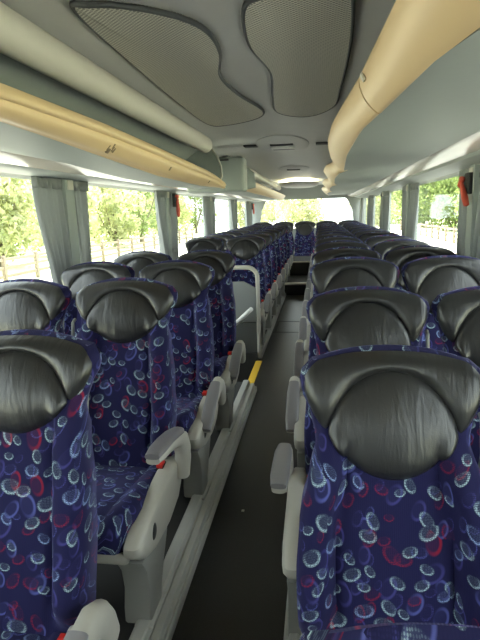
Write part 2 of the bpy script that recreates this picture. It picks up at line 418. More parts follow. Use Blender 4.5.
def armrest_parts(root, sx, angle):
    sunk = 0.14 if angle < -40 else 0.0
    # sx: +1 arm on the +x side, -1 on the -x side; angle = lift of the arm (degrees)
    c = 0.315 if sx > 0 else -0.315
    if sx > 0: c = 0.276
    # arm profile in (y,z) about the pivot (-0.20, 0.43)
    py, pz = -0.20, 0.415 - sunk
    cl = [(0.0, -0.07, 0.046), (0.0, 0.0, 0.050), (-0.008, 0.045, 0.052), (-0.035, 0.080, 0.050), (-0.085, 0.102, 0.036), (-0.16, 0.110, 0.030), (-0.25, 0.110, 0.026), (-0.33, 0.104, 0.022), (-0.385, 0.097, 0.015)]
    ca, sa = math.cos(math.radians(-angle)), math.sin(math.radians(-angle))
    def rot(y, z): return (py + y * ca - z * sa, pz + y * sa + z * ca)
    def sweep(cl, wid, lift0, lift1, rnd=4):
        rings = []
        for i, (y, z, h) in enumerate(cl):
            a = cl[max(0, i - 1)]; b_ = cl[min(len(cl) - 1, i + 1)]
            ty, tz = b_[0] - a[0], b_[1] - a[1]; l = math.hypot(ty, tz); ty /= l; tz /= l
            ny, nz = tz, -ty                    # outward (up) normal
            ww = wid * (0.8 if i in (0, len(cl) - 1) else 1)
            ring = []
            for k in range(16):
                th = 2 * PI * k / 16; ex = 2.6
                cx = math.copysign(abs(math.cos(th)) ** (2 / ex), math.cos(th)); cz = math.copysign(abs(math.sin(th)) ** (2 / ex), math.sin(th))
                off = lerp(lift0(h), lift1(h), (cz + 1) / 2)
                yy, zz = rot(y + ny * off, z + nz * off)
                ring.append((c + cx * ww / 2, yy, zz))
            rings.append(ring)
        mb = MB(); mb.loft(rings, True, True); return mb
    arm = sweep(cl, 0.058, lambda h: -h, lambda h: h * 0.75).build('armrest', M_cream, root)
    arm['label'] = 'cream plastic armrest with grey top pad'
    pc = [(y, z, h) for y, z, h in cl[4:]]
    pc[-1] = (cl[-1][0] - 0.006, cl[-1][1], cl[-1][2])
    sweep(pc, 0.063, lambda h: h * 0.25, lambda h: h * 0.75 + 0.012).build('armrest_pad', M_pad, arm)
    # side panel: hull shaped in (y,z)
    poly = [(-0.685, 0.315), (-0.69, 0.345), (-0.62, 0.385), (-0.40, 0.405), (-0.22, 0.425), (-0.145, 0.40), (-0.15, 0.33), (-0.22, 0.265), (-0.36, 0.235), (-0.54, 0.245), (-0.64, 0.275)]
    mb = MB(); rings = []
    cy = sum(p[0] for p in poly) / len(poly); cz = sum(p[1] for p in poly) / len(poly)
    for xx, k in ((0.240, 0.94), (0.246, 1.0), (0.282, 1.0), (0.298, 0.93), (0.303, 0.80)):
        rings.append([(sx * (xx - (0.040 if sx > 0 else 0)), cy + (y - cy) * k, cz + (z - cz) * k - sunk) for y, z in poly])
    mb.loft(rings, True, True)
    sp = mb.build('side_panel', M_cream, root, angle=50); sp['label'] = 'cream plastic side panel under the armrest'
    b_ = MB(); bm = bmesh.new(); bmesh.ops.create_uvsphere(bm, u_segments=14, v_segments=8, radius=1)
    b_.bm(bm, Matrix.Translation((sx * (0.300 - (0.040 if sx > 0 else 0)), -0.555, 0.325 - sunk)) @ Matrix.Rotation(math.radians(-20), 4, 'X') @ Matrix.Diagonal((0.010, 0.020, 0.030, 1)))
    b_.build('recline_button', M_black, sp)
    # belt buckle by the cushion
    bk = MB(); bk.box(sx * 0.222 * WK - 0.014, sx * 0.222 * WK + 0.014, -0.30, -0.25, 0.36, 0.425, 0.004)
    bo = bk.build('belt_buckle', M_black, root)
    bb = MB(); bb.box(sx * 0.222 * WK - 0.012, sx * 0.222 * WK + 0.012, -0.303, -0.262, 0.418, 0.434, 0.003)
    r_ = bb.build('buckle_button', M_red, bo); r_['label'] = 'red buckle button'

def make_seat(sx, angle=0, wk=1.0, hk=1.0):
    set_variant(wk, hk)
    """sx = -1/+1: aisle seat with its arm on that side; 0: window seat"""
    root = empty('passenger_seat')
    mb, uv = backrest_mesh(); mb.build('backrest', M_fab, root, uv=uv, angle=70)
    n = 49
    h = pillow_grid([WT * (-1 + 2 * i / (n - 1)) for i in range(n)], wing_top, lambda x: max(wing_top(x) + 0.004, min(wing_low(x), arch(x) + 0.012) if abs(x) < PC else wing_low(x)), 0.030, 13, 0.55)
    ho = h.build('headrest', M_lea, root, angle=180); ho['label'] = 'black leather winged headrest'
    n = 41
    q = pillow_grid([(PC + 0.002) * (-1 + 2 * i / (n - 1)) for i in range(n)], arch, lobe, 0.050, 17, 0.5)
    q.build('headrest_pillow', M_lea, ho, angle=180)
    mb, uv = cushion_mesh(); mb.build('cushion', M_fab, root, uv=uv, angle=70)
    # plastic tray below the cushion
    t = MB(); t.box(-0.222 * WK, 0.222 * WK, -0.665, -0.14, 0.265, 0.312, 0.015); t.build('seat_base', M_cream, root)
    # rear shell of the back
    sh = MB(); rings = []
    for i in range(12):
        z = 0.34 + 0.66 * i / 11; w = sinterp(SW, z) - 0.022; th = lerp(0.115, 0.070, sstep(0.4, 1.0, z))
        y = base_y(z) + th; k = 0.6 if i in (0, 11) else 1.0
        rings.append([(-w, y - 0.012, z), (w, y - 0.012, z), (w, y + 0.004 * k, z), (w - 0.03, y + 0.016 * k, z), (-w + 0.03, y + 0.016 * k, z), (-w, y + 0.004 * k, z)])
    sh.loft(rings, True, True); sh.build('back_shell', M_shell, root)
    # pedestal: curved plate below the aisle side, plain post on the other
    for s in ((sx,) if sx else (1,)):
        lx = (0.228 if s > 0 else -0.262) if sx else 0.0
        p = [(-0.64, 0.262), (-0.34, 0.262), (-0.36, 0.20), (-0.42, 0.12), (-0.46, 0.05), (-0.47, 0.0), (-0.60, 0.0), (-0.60, 0.05), (-0.585, 0.12), (-0.60, 0.20)]
        l = MB(); l.prism(p, lx - 0.028 - (0.05 if s > 0 else -0.0), lx + 0.018 + (0.05 if s < 0 else 0.0), 'x', 0.012); l.build('leg', M_leg, root)
        f = MB(); f.box(lx - 0.035, lx + 0.03, -0.62, -0.45, 0.0, 0.012, 0.003); f.build('foot_plate', M_alu, root)
        if sx:
            c = MB(); c.box(min(0.18 * s, lx), max(0.18 * s, lx), -0.60, -0.36, 0.235, 0.268, 0.008); c.build('bracket', M_black, root)
    if sx:
        armrest_parts(root, sx, angle)
        g = MB(); xx = -sx * 0.232
        g.tube([(xx, -0.02, 0.78), (xx, -0.03, 0.84), (xx, -0.01, 0.92), (xx, 0.012, 0.93)], 0.007, 8)
        g.build('grab_bar', M_shell, root)
    return root

PLAT = -1.36
def plat_right(Y): return PLAT - 0.115 * (1 - sstep(1.1, 2.9, Y))
protos = {('L', 'up'): make_seat(1, 11, 0.935, 0.78), ('L', 'down'): make_seat(1, -24, 0.935, 0.78), ('R', 'up'): make_seat(-1, 5), ('R', 'down'): make_seat(-1, -24), ('R', 'stowed'): make_seat(-1, -46), ('W', ''): make_seat(0), ('V', ''): make_seat(0, 0, 0.935, 0.78)}
used = set()
def put_seat(key, x, y, z, label, rz=0.0):
    o = protos[key] if key not in used else copy_tree(protos[key])
    used.add(key); o.location = (x, y, z); o.rotation_euler = (0, 0, rz)
    tag(o, label, 'seat', 'patterned coach seats in rows'); return o

ORD = ['first', 'second', 'third', 'fourth', 'fifth', 'sixth', 'seventh', 'eighth', 'ninth', 'tenth', 'eleventh', 'twelfth', 'thirteenth', 'fourteenth']
XLA, XLW, XRA, XRW = -0.805, -1.278, 0.19, 0.680
R_ROWS = [0.56, 1.36, 2.08, 2.88, 3.68, 4.48, 5.28, 6.08, 6.88, 7.68, 8.48, 9.28, 10.08, 10.88]
for i, y in enumerate(R_ROWS):
    z = plat_right(y) - (0.165 if i == 0 else 0)
    extra = {0: 'only its rim in view', 1: 'large in front, black winged headrest', 2: 'raised armrest'}.get(i, '')
    la = f'{ORD[i]} aisle seat right of the gangway' + (', ' + extra if extra else ', navy with black headrest')
    put_seat(('R', 'up' if i == 2 else ('stowed' if i < 2 else 'down')), XRA, y, z, la)
    if i >= 1:
        put_seat(('W', ''), XRW, y, z, f'{ORD[i]} window seat from the front along the right windows, leather headrest')
L_FRONT = [1.25, 2.05, 2.85, 3.65]
L_REAR = [5.76, 6.56, 7.36, 8.16, 8.96, 9.76, 10.56]
for i, y in enumerate(L_FRONT):
    ex = ['at the near corner, cut by the edge', 'with raised curved armrest', 'with lowered armrest', 'just before the stairwell'][i]
    put_seat(('L', 'up' if i == 1 else 'down'), XLA, y, PLAT - (0.045 if i == 0 else 0.0), f'{ORD[i]} aisle seat left of the gangway, {ex}')
    put_seat(('V', ''), XLW, y, PLAT + (0.0 if i else -0.0), f'{ORD[i]} window seat from the front along the left windows, before the stairwell')
for i, y in enumerate(L_REAR):
    put_seat(('L', 'down'), XLA, y, PLAT, f'{ORD[i]} aisle seat behind the left stairwell partition, navy with black headrest')
    put_seat(('V', ''), XLW, y, PLAT, f'{ORD[i]} window seat behind the left stairwell partition, black headrest')
for k, (x, nm) in enumerate(((-1.295, 'in the left corner of the rear bench row'), (-0.805, 'left of the middle seat in the rear row'), (-0.315, 'in the middle of the rear row at the gangway end'), (0.175, 'right of the middle seat in the rear row'), (0.665, 'in the right corner of the rear bench row'))):
    put_seat(('W', ''), x, 12.15, PLAT + 0.02, 'dark patterned seat ' + nm)

# ------------------------------------------------------------------ coach shell
Y0, Y1 = -4.6, 13.1
XL, XR = -1.62, 1.00
FZ = -1.43
ZT, ZS = 0.245, -0.78                     # window top and sill
def yplane(mb, pts, y0, y1): mb.loft([[(x, y0, z) for x, z in pts], [(x, y1, z) for x, z in pts]], False, False)

f = MB(); f.box(-0.60, 0.02, Y0, 8.95, FZ - 0.05, FZ)
struct(f.build('floor', M_floor, smooth=False))
f = MB(); f.box(XL, -0.565, Y0, 4.02, FZ - 0.02, PLAT, 0.0); f.box(XL, -0.60, 4.90, 12.9, FZ - 0.02, PLAT, 0.0)
struct(f.build('floor_platform_left', M_plat, smooth=False))
f = MB(); n = 24
f.loft([[( -0.05, y, FZ - 0.2), (-0.05, y, plat_right(y)), (XR, y, plat_right(y)), (XR, y, FZ - 0.2)] for y in [lerp(Y0, 12.9, i / n) if i > 12 else lerp(Y0, 4.0, i / 12) for i in range(n + 1)]][:13] + [[(-0.05, y, FZ - 0.2), (-0.05, y, PLAT), (XR, y, PLAT), (XR, y, FZ - 0.2)] for y in (4.2, 12.9)], True, True)
struct(f.build('floor_platform_right', M_plat, smooth=False))
# side rails (ridged aluminium edge)
def rail(name, x, y0, y1, sgn, z=PLAT):
    # profile from the platform inwards to the aisle; sgn=+1 aisle on +x side
    pr = [(-0.108, 0.0), (-0.108, 0.014), (-0.100, 0.018), (-0.066, 0.018), (-0.060, 0.012), (-0.058, -0.012), (-0.054, -0.016), (-0.050, -0.010), (-0.046, -0.008), (-0.024, -0.010), (-0.020, -0.016), (-0.018, -0.030), (-0.014, -0.034), (-0.006, -0.032), (0.0, -0.040), (0.002, FZ - z + 0.001), (-0.05, FZ - z + 0.001), (-0.06, -0.03), (-0.10, -0.004)]
    mb = MB(); mb.loft([[(x + sgn * a, y, z + c) for a, c in pr] for y in (y0, y1)], True, True)
    return struct(mb.build(name, M_alu, angle=25))
rail('trim_1', -0.500, Y0, 4.02, 1)
rail('trim_2', -0.560, 4.95, 8.95, 1)
rail('trim_3', -0.115, Y0, 8.95, -1)
# stairwell down to the middle door
f = MB(); f.box(XL, -0.60, 4.02, 4.90, FZ - 0.62, FZ - 0.58); f.box(XL, -0.60, 4.0, 4.02, FZ - 0.6, FZ - 0.02); f.box(XL, -0.60, 4.9, 4.92, FZ - 0.6, FZ - 0.02); f.box(-0.95, -0.60, 4.02, 4.90, FZ - 0.6, FZ - 0.30)
struct(f.build('floor_stairwell', M_plat, smooth=False))
f = MB(); f.box(-0.608, -0.545, 4.06, 4.86, FZ - 0.02, FZ + 0.006, 0.003)
struct(f.build('trim_4', M_yel))['label'] = 'yellow step edge at the stairwell'
# rear steps
f = MB(); f.box(-0.62, 0.02, 8.95, 10.15, FZ - 0.05, FZ + 0.20, 0.006)
struct(f.build('floor_step_lower', M_plat))
f = MB(); f.box(-0.62, 0.02, 10.15, 12.9, FZ - 0.05, FZ + 0.46, 0.006)
struct(f.build('floor_step_upper', M_plat))
f = MB(); f.box(-0.60, 0.0, 8.935, 9.06, FZ + 0.175, FZ + 0.206, 0.004); struct(f.build('trim_5', M_nose))
f = MB(); f.box(-0.60, 0.0, 10.135, 10.19, FZ + 0.44, FZ + 0.466, 0.004); struct(f.build('trim_6', M_nose))
# floor hatch: thin raised frame bars
f = MB()
for (x0, x1, y0, y1) in ((-0.55, -0.12, 6.10, 6.13), (-0.55, -0.12, 6.72, 6.75), (-0.54, -0.51, 6.10, 6.75)): f.box(x0, x1, y0, y1, FZ - 0.01, FZ + 0.003)
struct(f.build('trim_7', M_black, smooth=False))

# ceiling
f = MB()
prof = [(XL - 0.04, 0.22), (-1.45, 0.38), (-1.25, 0.52), (-0.98, 0.585), (-0.62, 0.598), (-0.28, 0.60), (0.06, 0.598), (0.42, 0.585), (0.70, 0.52), (0.90, 0.38), (XR + 0.04, 0.22)]
outer = [(x + (0.05 if x > -0.28 else -0.05), z + 0.06) for x, z in prof][::-1]
f.loft([[(x, y, z) for x, z in prof + outer] for y in (Y0 - 0.05, 3.0, 8.0, 11.6, Y1 + 0.05)], True, True)
struct(f.build('ceiling', M_ceil, angle=60))
# side walls with window openings, pillars
PL = [-3.40, -1.20, 1.00, 3.19, 5.39, 7.60, 9.80, 12.00]
PR = [-3.24, -1.02, 1.20, 3.52, 5.95, 8.15, 10.35, 12.35]
def side(name, x, pil, sgn):
    mb = MB(); x0, x1 = (x - 0.05, x) if sgn < 0 else (x, x + 0.05)
    mb.box(x0, x1, Y0, Y1, -2.2, ZS); mb.box(x0, x1, Y0, Y1, ZT, ZT + 0.12)
    struct(mb.build('wall_' + name, M_wall, smooth=False))
    xi = x + (0.055 if sgn < 0 else -0.055)
    for k, y in enumerate(pil):
        p = MB(); p.box(min(x0, xi) if sgn < 0 else xi - 0.01, xi + 0.01 if sgn < 0 else x1, y - 0.060, y + 0.060, ZS, ZT + 0.02, 0.006)
        po = struct(p.build(f'trim_pillar_{name}_{k + 1}', M_pillar))
        bk = MB(); xb = xi - 0.004 * sgn; bk.box(min(xb, xb - 0.014 * sgn), max(xb, xb - 0.014 * sgn), y - 0.035, y + 0.035, ZT - 0.075, ZT - 0.015, 0.004)
        bk.build('rail_bracket', M_tube, po)
    ys = [Y0] + pil + [Y1]
    for k in range(len(ys) - 1):
        g = MB(); xm = (x0 + x1) / 2; g.box(xm - 0.003, xm + 0.003, ys[k] + (0.055 if k else 0), ys[k + 1] - (0.055 if k < len(pil) else 0), ZS, ZT)
        struct(g.build(f'window_{k + 1 + (20 if sgn > 0 else 0)}', M_glass, smooth=False))
side('left', XL, PL, -1); side('right', XR, PR, 1)
# rear wall with window
rw = MB(); rw.box(XL - 0.05, XR + 0.05, Y1, Y1 + 0.05, -2.2, -0.42); rw.box(XL - 0.05, XR + 0.05, Y1, Y1 + 0.05, 0.27, 0.62)
rw.box(XL - 0.05, XL + 0.12, Y1, Y1 + 0.05, -0.42, 0.27); rw.box(XR - 0.12, XR + 0.05, Y1, Y1 + 0.05, -0.42, 0.27)
struct(rw.build('wall_rear', M_wall, smooth=False))
g = MB(); g.box(XL + 0.12, XR - 0.12, Y1 + 0.02, Y1 + 0.03, -0.42, 0.27); struct(g.build('window_40', M_glass, smooth=False))
for k, (xa, s) in enumerate(((XL + 0.02, 1), (XR - 0.02, -1))):
    t = MB(); t.prism([(xa, 0.27), (xa + s * 0.36, 0.27), (xa + s * 0.30, 0.22), (xa + s * 0.20, 0.0), (xa + s * 0.14, -0.42), (xa, -0.42)], Y1 - 0.12, Y1 - 0.01, 'y', 0.01)
    struct(t.build(f'trim_{8 + k}', M_wall))
# front end behind the camera: unseen bulkhead, windscreen narrowed to cut frontal light
fw = MB(); fw.box(XL - 0.05, XR + 0.05, Y0 - 0.05, Y0, -2.2, 0.0); fw.box(XL - 0.05, XR + 0.05, Y0 - 0.05, Y0, 0.40, 0.62)
struct(fw.build('wall_front', M_wall, smooth=False))
g = MB(); g.box(XL, XR, Y0 - 0.03, Y0 - 0.02, 0.0, 0.40); struct(g.build('window_41', M_glass, smooth=False))
f = MB(); f.box(XL - 0.05, XR + 0.05, Y0, Y1, -2.25, -2.2); struct(f.build('floor_underside', M_dark, smooth=False))

# service strips and window headers
def strip(name, pts, m, y0=Y0, y1=Y1, th=0.012):
    mb = MB(); mb.loft([[(x, y, z) for x, z in pts] + [(x, y, z + th) for x, z in pts[::-1]] for y in (y0, y1)], True, True)
    return struct(mb.build(name, m, angle=30))
strip('trim_10', [(0.672, 0.312), (0.70, 0.300), (0.83, 0.284)], M_strip)
strip('trim_11', [(0.832, 0.284), (0.845, 0.268), (0.90, 0.252), (0.985, 0.236), (1.0, 0.25)], M_band)
strip('trim_12', [(-1.205, 0.262), (-1.23, 0.250), (-1.385, 0.243)], M_strip)
strip('trim_13', [(-1.387, 0.243), (-1.40, 0.236), (-1.46, 0.234), (-1.585, 0.232), (-1.61, 0.245)], M_band)

# ------------------------------------------------------------------ luggage racks
def lip_loft(ys, low, up, th=0.022, nseg=14, bulge=0.016, ridge=0.0):
    """low(y),up(y) -> (x,z); outward bulging shell towards the aisle"""
    rings = []
    for y in ys:
        (xl, zl), (xu, zu) = low(y), up(y)
        dx, dz = xu - xl, zu - zl; l = math.hypot(dx, dz) or 1e-4
        nx, nz = dz / l, -dx / l                     # one normal
        if nz > 0: nx, nz = -nx, -nz                 # facing down
        a = []; b_ = []
        for i in range(nseg):
            t = i / (nseg - 1); s = math.sin(PI * t) ** 0.7 if 0 < i < nseg - 1 else 0
            s -= (ridge / bulge) * (math.exp(-((t - 0.77) / 0.06) ** 2) + 0.7 * math.exp(-((t - 0.10) / 0.05) ** 2))
            a.append((xl + dx * t + nx * bulge * s, y, zl + dz * t + nz * bulge * s))
            b_.append((xl + dx * t - nx * th, y, zl + dz * t - nz * th))
        rings.append(a + b_[::-1])
    mb = MB(); mb.loft(rings, True, True); return mb
rr = empty('luggage_rack', (0.45, 5.0, 0.30))
tag(rr, 'long right overhead luggage rack with scalloped beige lip and grey underside', 'luggage rack')
def local(o, p): o.parent = p; o.matrix_parent_inverse = Matrix.Translation(Vector(p.location) * -1)
UPX = [(0, 0.135), (0.2, 0.112), (0.42, 0.055), (0.62, 0.045), (0.85, 0.075), (1.0, 0.110)]
LOX = [(0, 0.215), (0.15, 0.160), (0.45, 0.148), (0.75, 0.165), (1.0, 0.195)]
ends = [1.78, 4.20, 6.60, 9.00, 11.20]
pts_y = [-4.5, -2.0, -0.5, 0.3, 0.8, 1.2, 1.5, 1.772]
def near_up(y): return (interp([(-2, 0.20), (0.3, 0.18), (1.16, 0.15), (1.78, 0.122)], y), 0.40)
def near_lo(y): return (interp([(-2, 0.50), (0.0, 0.38), (0.6, 0.32), (1.0, 0.272), (1.2, 0.232), (1.78, 0.188)], y), 0.29)
o = lip_loft(pts_y, near_lo, near_up).build('lip', M_lip, rr, angle=60); local(o, rr)
for k in range(4):
    a, b_ = ends[k], ends[k + 1]
    def up(y, a=a, b_=b_, k=k):
        s = (y - a) / (b_ - a); return (sinterp(UPX, s) if k else interp([(1.78, 0.122), (2.2, 0.09), (2.66, 0.06), (3.24, 0.05), (3.7, 0.062), (4.2, 0.085)], y), 0.40)
    def lo(y, a=a, b_=b_, k=k):
        s = (y - a) / (b_ - a); return (sinterp(LOX, s) if k else interp([(1.78, 0.186), (2.13, 0.155), (3.08, 0.15), (4.2, 0.185)], y), 0.29)
    o = lip_loft([lerp(a + 0.003, b_, i / 16) for i in range(17)], lo, up).build('lip', M_lip, rr, angle=60); local(o, rr)
# small catch plates on the lip
def catch(y, parent, low, up, t=0.72, name='catch', w=0.03, off=0.016):
    (xl, zl), (xu, zu) = low(y), up(y)
    d = Vector((xu - xl, 0, zu - zl)); ang = math.atan2(d.z, d.x); L_ = d.length
    mb = MB(); nrm = Vector((d.z, 0, -d.x)).normalized()
    if nrm.z > 0: nrm = -nrm
    c = Vector((xl, y, zl)) + d * t + nrm * off
    M = Matrix.Translation(c) @ Matrix.Rotation(-ang, 4, 'Y')
    mb.box(-0.011, 0.011, -w / 2, w / 2, -0.004, 0.004, 0.002, M)
    o = mb.build(name, M_tube, parent); local(o, parent); return o
catch(1.66, rr, near_lo, near_up, 0.84)
# underside and closing panels
u = MB(); und = [(0.20, 0.300), (0.40, 0.297), (0.655, 0.300), (0.665, 0.315), (0.40, 0.318), (0.20, 0.318)]
ring = []
def lo_all(y):
    if y <= 1.78: return near_lo(y)[0]
    if y <= 4.2: return interp([(1.78, 0.186), (2.13, 0.155), (3.08, 0.15), (4.2, 0.185)], y)
    for a, b_ in zip(ends[1:], ends[2:]):
        if y <= b_: return sinterp(LOX, (y - a) / (b_ - a))
    return 0.195
ysu = [-4.5, -2.0, 0, 0.6] + [0.8 + 0.1 * i for i in range(104)] + [11.2]
for y in ysu:
    x0 = lo_all(y) + 0.001
    ring.append([(x0, y, 0.2925), (0.40, y, 0.296), (0.655, y, 0.300), (0.655, y, 0.318), (0.40, y, 0.318), (x0 + 0.002, y, 0.316)])
u.loft(ring, True, True)
o = u.build('underside_panel', M_panel, rr, angle=30); local(o, rr)
u = MB(); u.box(0.648, 0.675, -4.5, 12.9, 0.318, 0.36); o = u.build('shadow_gap', M_black, rr, smooth=False); local(o, rr); o['label'] = 'black gap along the rack edge'
u = MB(); u.box(0.655, 0.95, -4.5, 12.9, 0.335, 0.35); o = u.build('floor_panel', M_panel, rr, smooth=False); local(o, rr)

# left rack, front section
def l_low(y): return (-0.82, interp([(-2, 0.27), (1.3, 0.25), (1.58, 0.24), (2.05, 0.22), (2.7, 0.195), (3.66, 0.19), (4.42, 0.205)], y))
def l_up(y): return (interp([(-2, -0.74), (3.6, -0.74), (4.45, -0.775)], y), interp([(-2, 0.315), (1.2, 0.300), (1.87, 0.308), (2.48, 0.30), (3.3, 0.28), (4.0, 0.265), (4.45, 0.235)], y))
lr = empty('luggage_rack', (-1.0, 1.5, 0.26))
tag(lr, 'left front overhead luggage rack with long beige lip and grey tube rail above', 'luggage rack')
o = lip_loft([-4.5, -1, 0, 0.6, 1.0] + [1.0 + 0.1 * i for i in range(1, 34)] + [4.40, 4.46], l_low, l_up, bulge=0.020, ridge=0.009).build('lip', M_lip, lr, angle=60); local(o, lr)
M_mark = mat('printed_mark', (0.20, 0.15, 0.10), 0.6)
for dy, dt, w_ in ((-0.030, 0.45, 0.006), (-0.014, 0.34, 0.022), (0.0, 0.55, 0.006), (0.010, 0.45, 0.006), (0.026, 0.42, 0.008)):
    o = catch(1.95 + dy, lr, l_low, l_up, dt, 'printed_mark', w_, 0.0185); o.data.materials[0] = M_mark
for y in (2.72, 3.72):
    o = catch(y, lr, l_low, l_up, 0.5, 'printed_mark', 0.02, 0.0185); o.data.materials[0] = M_mark
u = MB(); ring = []
for y in [-4.5, 0, 1.3, 1.58, 2.05, 2.7, 3.66, 4.42]:
    z = l_low(y)[1]; ring.append([(-0.82, y, z + 0.004), (-1.02, y, z - 0.002), (-1.205, y, 0.256), (-1.205, y, 0.275), (-1.02, y, z + 0.024), (-0.81, y, z + 0.026)])
u.loft(ring, True, True); o = u.build('underside_panel', M_panel, lr, angle=30); local(o, lr)
u = MB(); u.loft([[(-1.205, y, 0.270), (-1.12, y, 0.43), (-0.95, y, 0.545), (-0.93, y, 0.545), (-0.93, y, 0.58), (-1.24, y, 0.50), (-1.25, y, 0.27)] for y in (-4.5, 4.5)], True, True)
o = u.build('back_panel', M_panel, lr, angle=30); local(o, lr)
u = MB(); u.tube([(-0.85, y, 0.505) for y in (-4.5, 0, 2, 4.02)] + [(-0.85, 4.05, 0.505)], [0.058] * 4 + [0.05], 28); o = u.build('tube_rail', M_tube, lr, angle=60); local(o, lr)
def fin(y, dx=0.0, nm='end_panel', parent=None):
    pl = [(-0.96, 0.595), (-0.89, 0.54), (-0.835, 0.46), (-0.805, 0.38), (-0.80, 0.30), (-0.83, 0.23), (-1.20, 0.26), (-1.20, 0.40), (-1.08, 0.50)]
    mb = MB(); mb.prism([(x + dx, z) for x, z in pl], y, y + 0.03, 'y', 0.004); o = mb.build(nm, M_panel, parent); local(o, parent)
    e = MB(); e.tube([(x + dx, y - 0.002, z) for x, z in pl[:6]], 0.008, 8); q = e.build('edge_trim', M_tube, o); q.matrix_parent_inverse = Matrix.Translation(Vector(parent.location) * -1)
    q.matrix_parent_inverse = (Matrix.Translation(parent.location) @ o.matrix_parent_inverse).inverted()
    return o
fin(4.42, 0.0, 'end_panel', lr)
# grey locker box between the two racks
lb = empty('overhead_locker', (-0.95, 5.2, 0.19))
tag(lb, 'square grey-green overhead locker box between the two left luggage racks', 'locker')
u = MB(); u.box(-1.20, -0.668, 4.78, 5.04, 0.185, 0.490, 0.03, None, 3); o = u.build('body', M_panel, lb); local(o, lb)
u = MB(); u.box(-1.10, -0.80, 4.772, 4.80, 0.455, 0.470, 0.003); o = u.build('latch', M_black, lb); local(o, lb)
# left rack, rear section
def m_low(y): return (-0.80, 0.225)
def m_up(y): return (interp([(5.7, -0.70), (11.6, -0.70)], y), 0.315)
l2 = empty('luggage_rack', (-1.0, 8.5, 0.26))
tag(l2, 'left rear overhead luggage rack with beige lip behind the grey locker box', 'luggage rack')
o = lip_loft([5.75, 6.2, 7, 8, 9, 10, 11.3], m_low, m_up).build('lip', M_lip, l2, angle=60); local(o, l2)
u = MB(); u.loft([[(-0.80, y, 0.228), (-1.205, y, 0.256), (-1.205, y, 0.275), (-0.80, y, 0.248)] for y in (5.55, 11.4)], True, True); o = u.build('underside_panel', M_panel, l2, angle=30); local(o, l2)
u = MB(); u.loft([[(-1.205, y, 0.270), (-1.12, y, 0.43), (-0.95, y, 0.545), (-0.93, y, 0.58), (-1.24, y, 0.50), (-1.25, y, 0.27)] for y in (5.55, 11.4)], True, True); o = u.build('back_panel', M_panel, l2, angle=30); local(o, l2)
u = MB(); u.tube([(-0.83, y, 0.47) for y in (5.62, 8, 11.2)], 0.045, 20); o = u.build('tube_rail', M_tube, l2, angle=60); local(o, l2)
u = MB(); u.prism([(-0.95, 0.50), (-0.74, 0.46), (-0.665, 0.40), (-0.655, 0.25), (-0.80, 0.225), (-1.2, 0.25), (-1.2, 0.45)], 5.52, 5.62, 'y', 0.01); o = u.build('end_panel', M_panel, l2); local(o, l2)

# ------------------------------------------------------------------ ceiling fittings
def smooth_loop(pts, n=6):
    out = []; m = len(pts)
    for i in range(m):
        p0, p1, p2, p3 = (Vector(pts[(i + k - 1) % m]) for k in range(4))
        for j in range(n):
            t = j / n
            out.append(0.5 * ((2 * p1) + (-p0 + p2) * t + (2 * p0 - 5 * p1 + 4 * p2 - p3) * t * t + (-p0 + 3 * p1 - 3 * p2 + p3) * t ** 3))
    return out
def ceiling_pad(pts, label):
    lp = smooth_loop(pts); c = Vector((sum(p.x for p in lp) / len(lp), sum(p.y for p in lp) / len(lp)))
    root = empty('ceiling_panel', (c.x, c.y, 0.595)); tag(root, label, 'ceiling panel', 'perforated ceiling panels')
    mb = MB(); rings = []
    for k, z in ((1.0, 0.600), (1.0, 0.586), (0.985, 0.580), (0.5, 0.577)):
        rings.append([(c.x + (p.x - c.x) * k, c.y + (p.y - c.y) * k, z) for p in lp])
    mb.loft(rings, True, True); o = mb.build('facing', M_perf, root, angle=30); local(o, root)
    e = MB(); e.tube([(p.x, p.y, 0.588) for p in lp] + [(lp[0].x, lp[0].y, 0.588)], 0.009, 8, False); o = e.build('rim', M_part, root, angle=60); local(o, root)
ceiling_pad([(-0.22, 1.68), (-0.16, 1.60), (-0.03, 1.57), (0.06, 1.58), (0.092, 1.66), (0.11, 2.16), (0.10, 2.80), (0.085, 3.22), (-0.02, 3.48), (-0.14, 3.50), (-0.25, 3.30), (-0.235, 2.85), (-0.205, 2.40), (-0.245, 2.02)], 'right perforated ceiling panel, tall with a wavy left edge')
ceiling_pad([(-0.70, 1.58), (-0.65, 1.545), (-0.54, 1.585), (-0.42, 1.70), (-0.365, 1.85), (-0.37, 2.08), (-0.43, 2.41), (-0.405, 2.80), (-0.33, 3.25), (-0.40, 3.50), (-0.62, 3.68), (-0.735, 3.60), (-0.745, 2.90), (-0.725, 2.10)], 'left perforated ceiling panel, pointed at its near end')
M_lamp = bpy.data.materials.new('cove_lamp'); M_lamp.use_nodes = True
_b = M_lamp.node_tree.nodes['Principled BSDF']; _b.inputs['Emission Color'].default_value = (1.0, 0.90, 0.55, 1); _b.inputs['Emission Strength'].default_value = 16.0
def ceiling_vent(x, y, rx, ry, label, z=0.592):
    root = empty('ceiling_vent', (x, y, z)); tag(root, label, 'vent', 'round ceiling vents along the centre')
    mb = MB(); mb.loft([[(x + rx * k * math.cos(a), y + ry * k * math.sin(a), zz) for a in [2 * PI * i / 32 for i in range(32)]] for k, zz in ((1.0, z + 0.01), (1.0, z + 0.002), (0.88, z - 0.006), (0.4, z - 0.014))], True, True)
    o = mb.build('bezel', M_ceil, root); local(o, root)
    for dy in (-0.25, 0.25):
        s = MB(); s.box(x - rx * 0.42, x + rx * 0.42, y + dy * ry - 0.04, y + dy * ry + 0.04, z - 0.022, z - 0.012, 0.003); o = s.build('slot', M_black, root); local(o, root)
    s = MB(); s.box(x - rx * 0.45, x + rx * 0.45, y - 0.07, y + 0.07, z - 0.028, z - 0.012, 0.004); o = s.build('louvre', M_white, root); local(o, root)
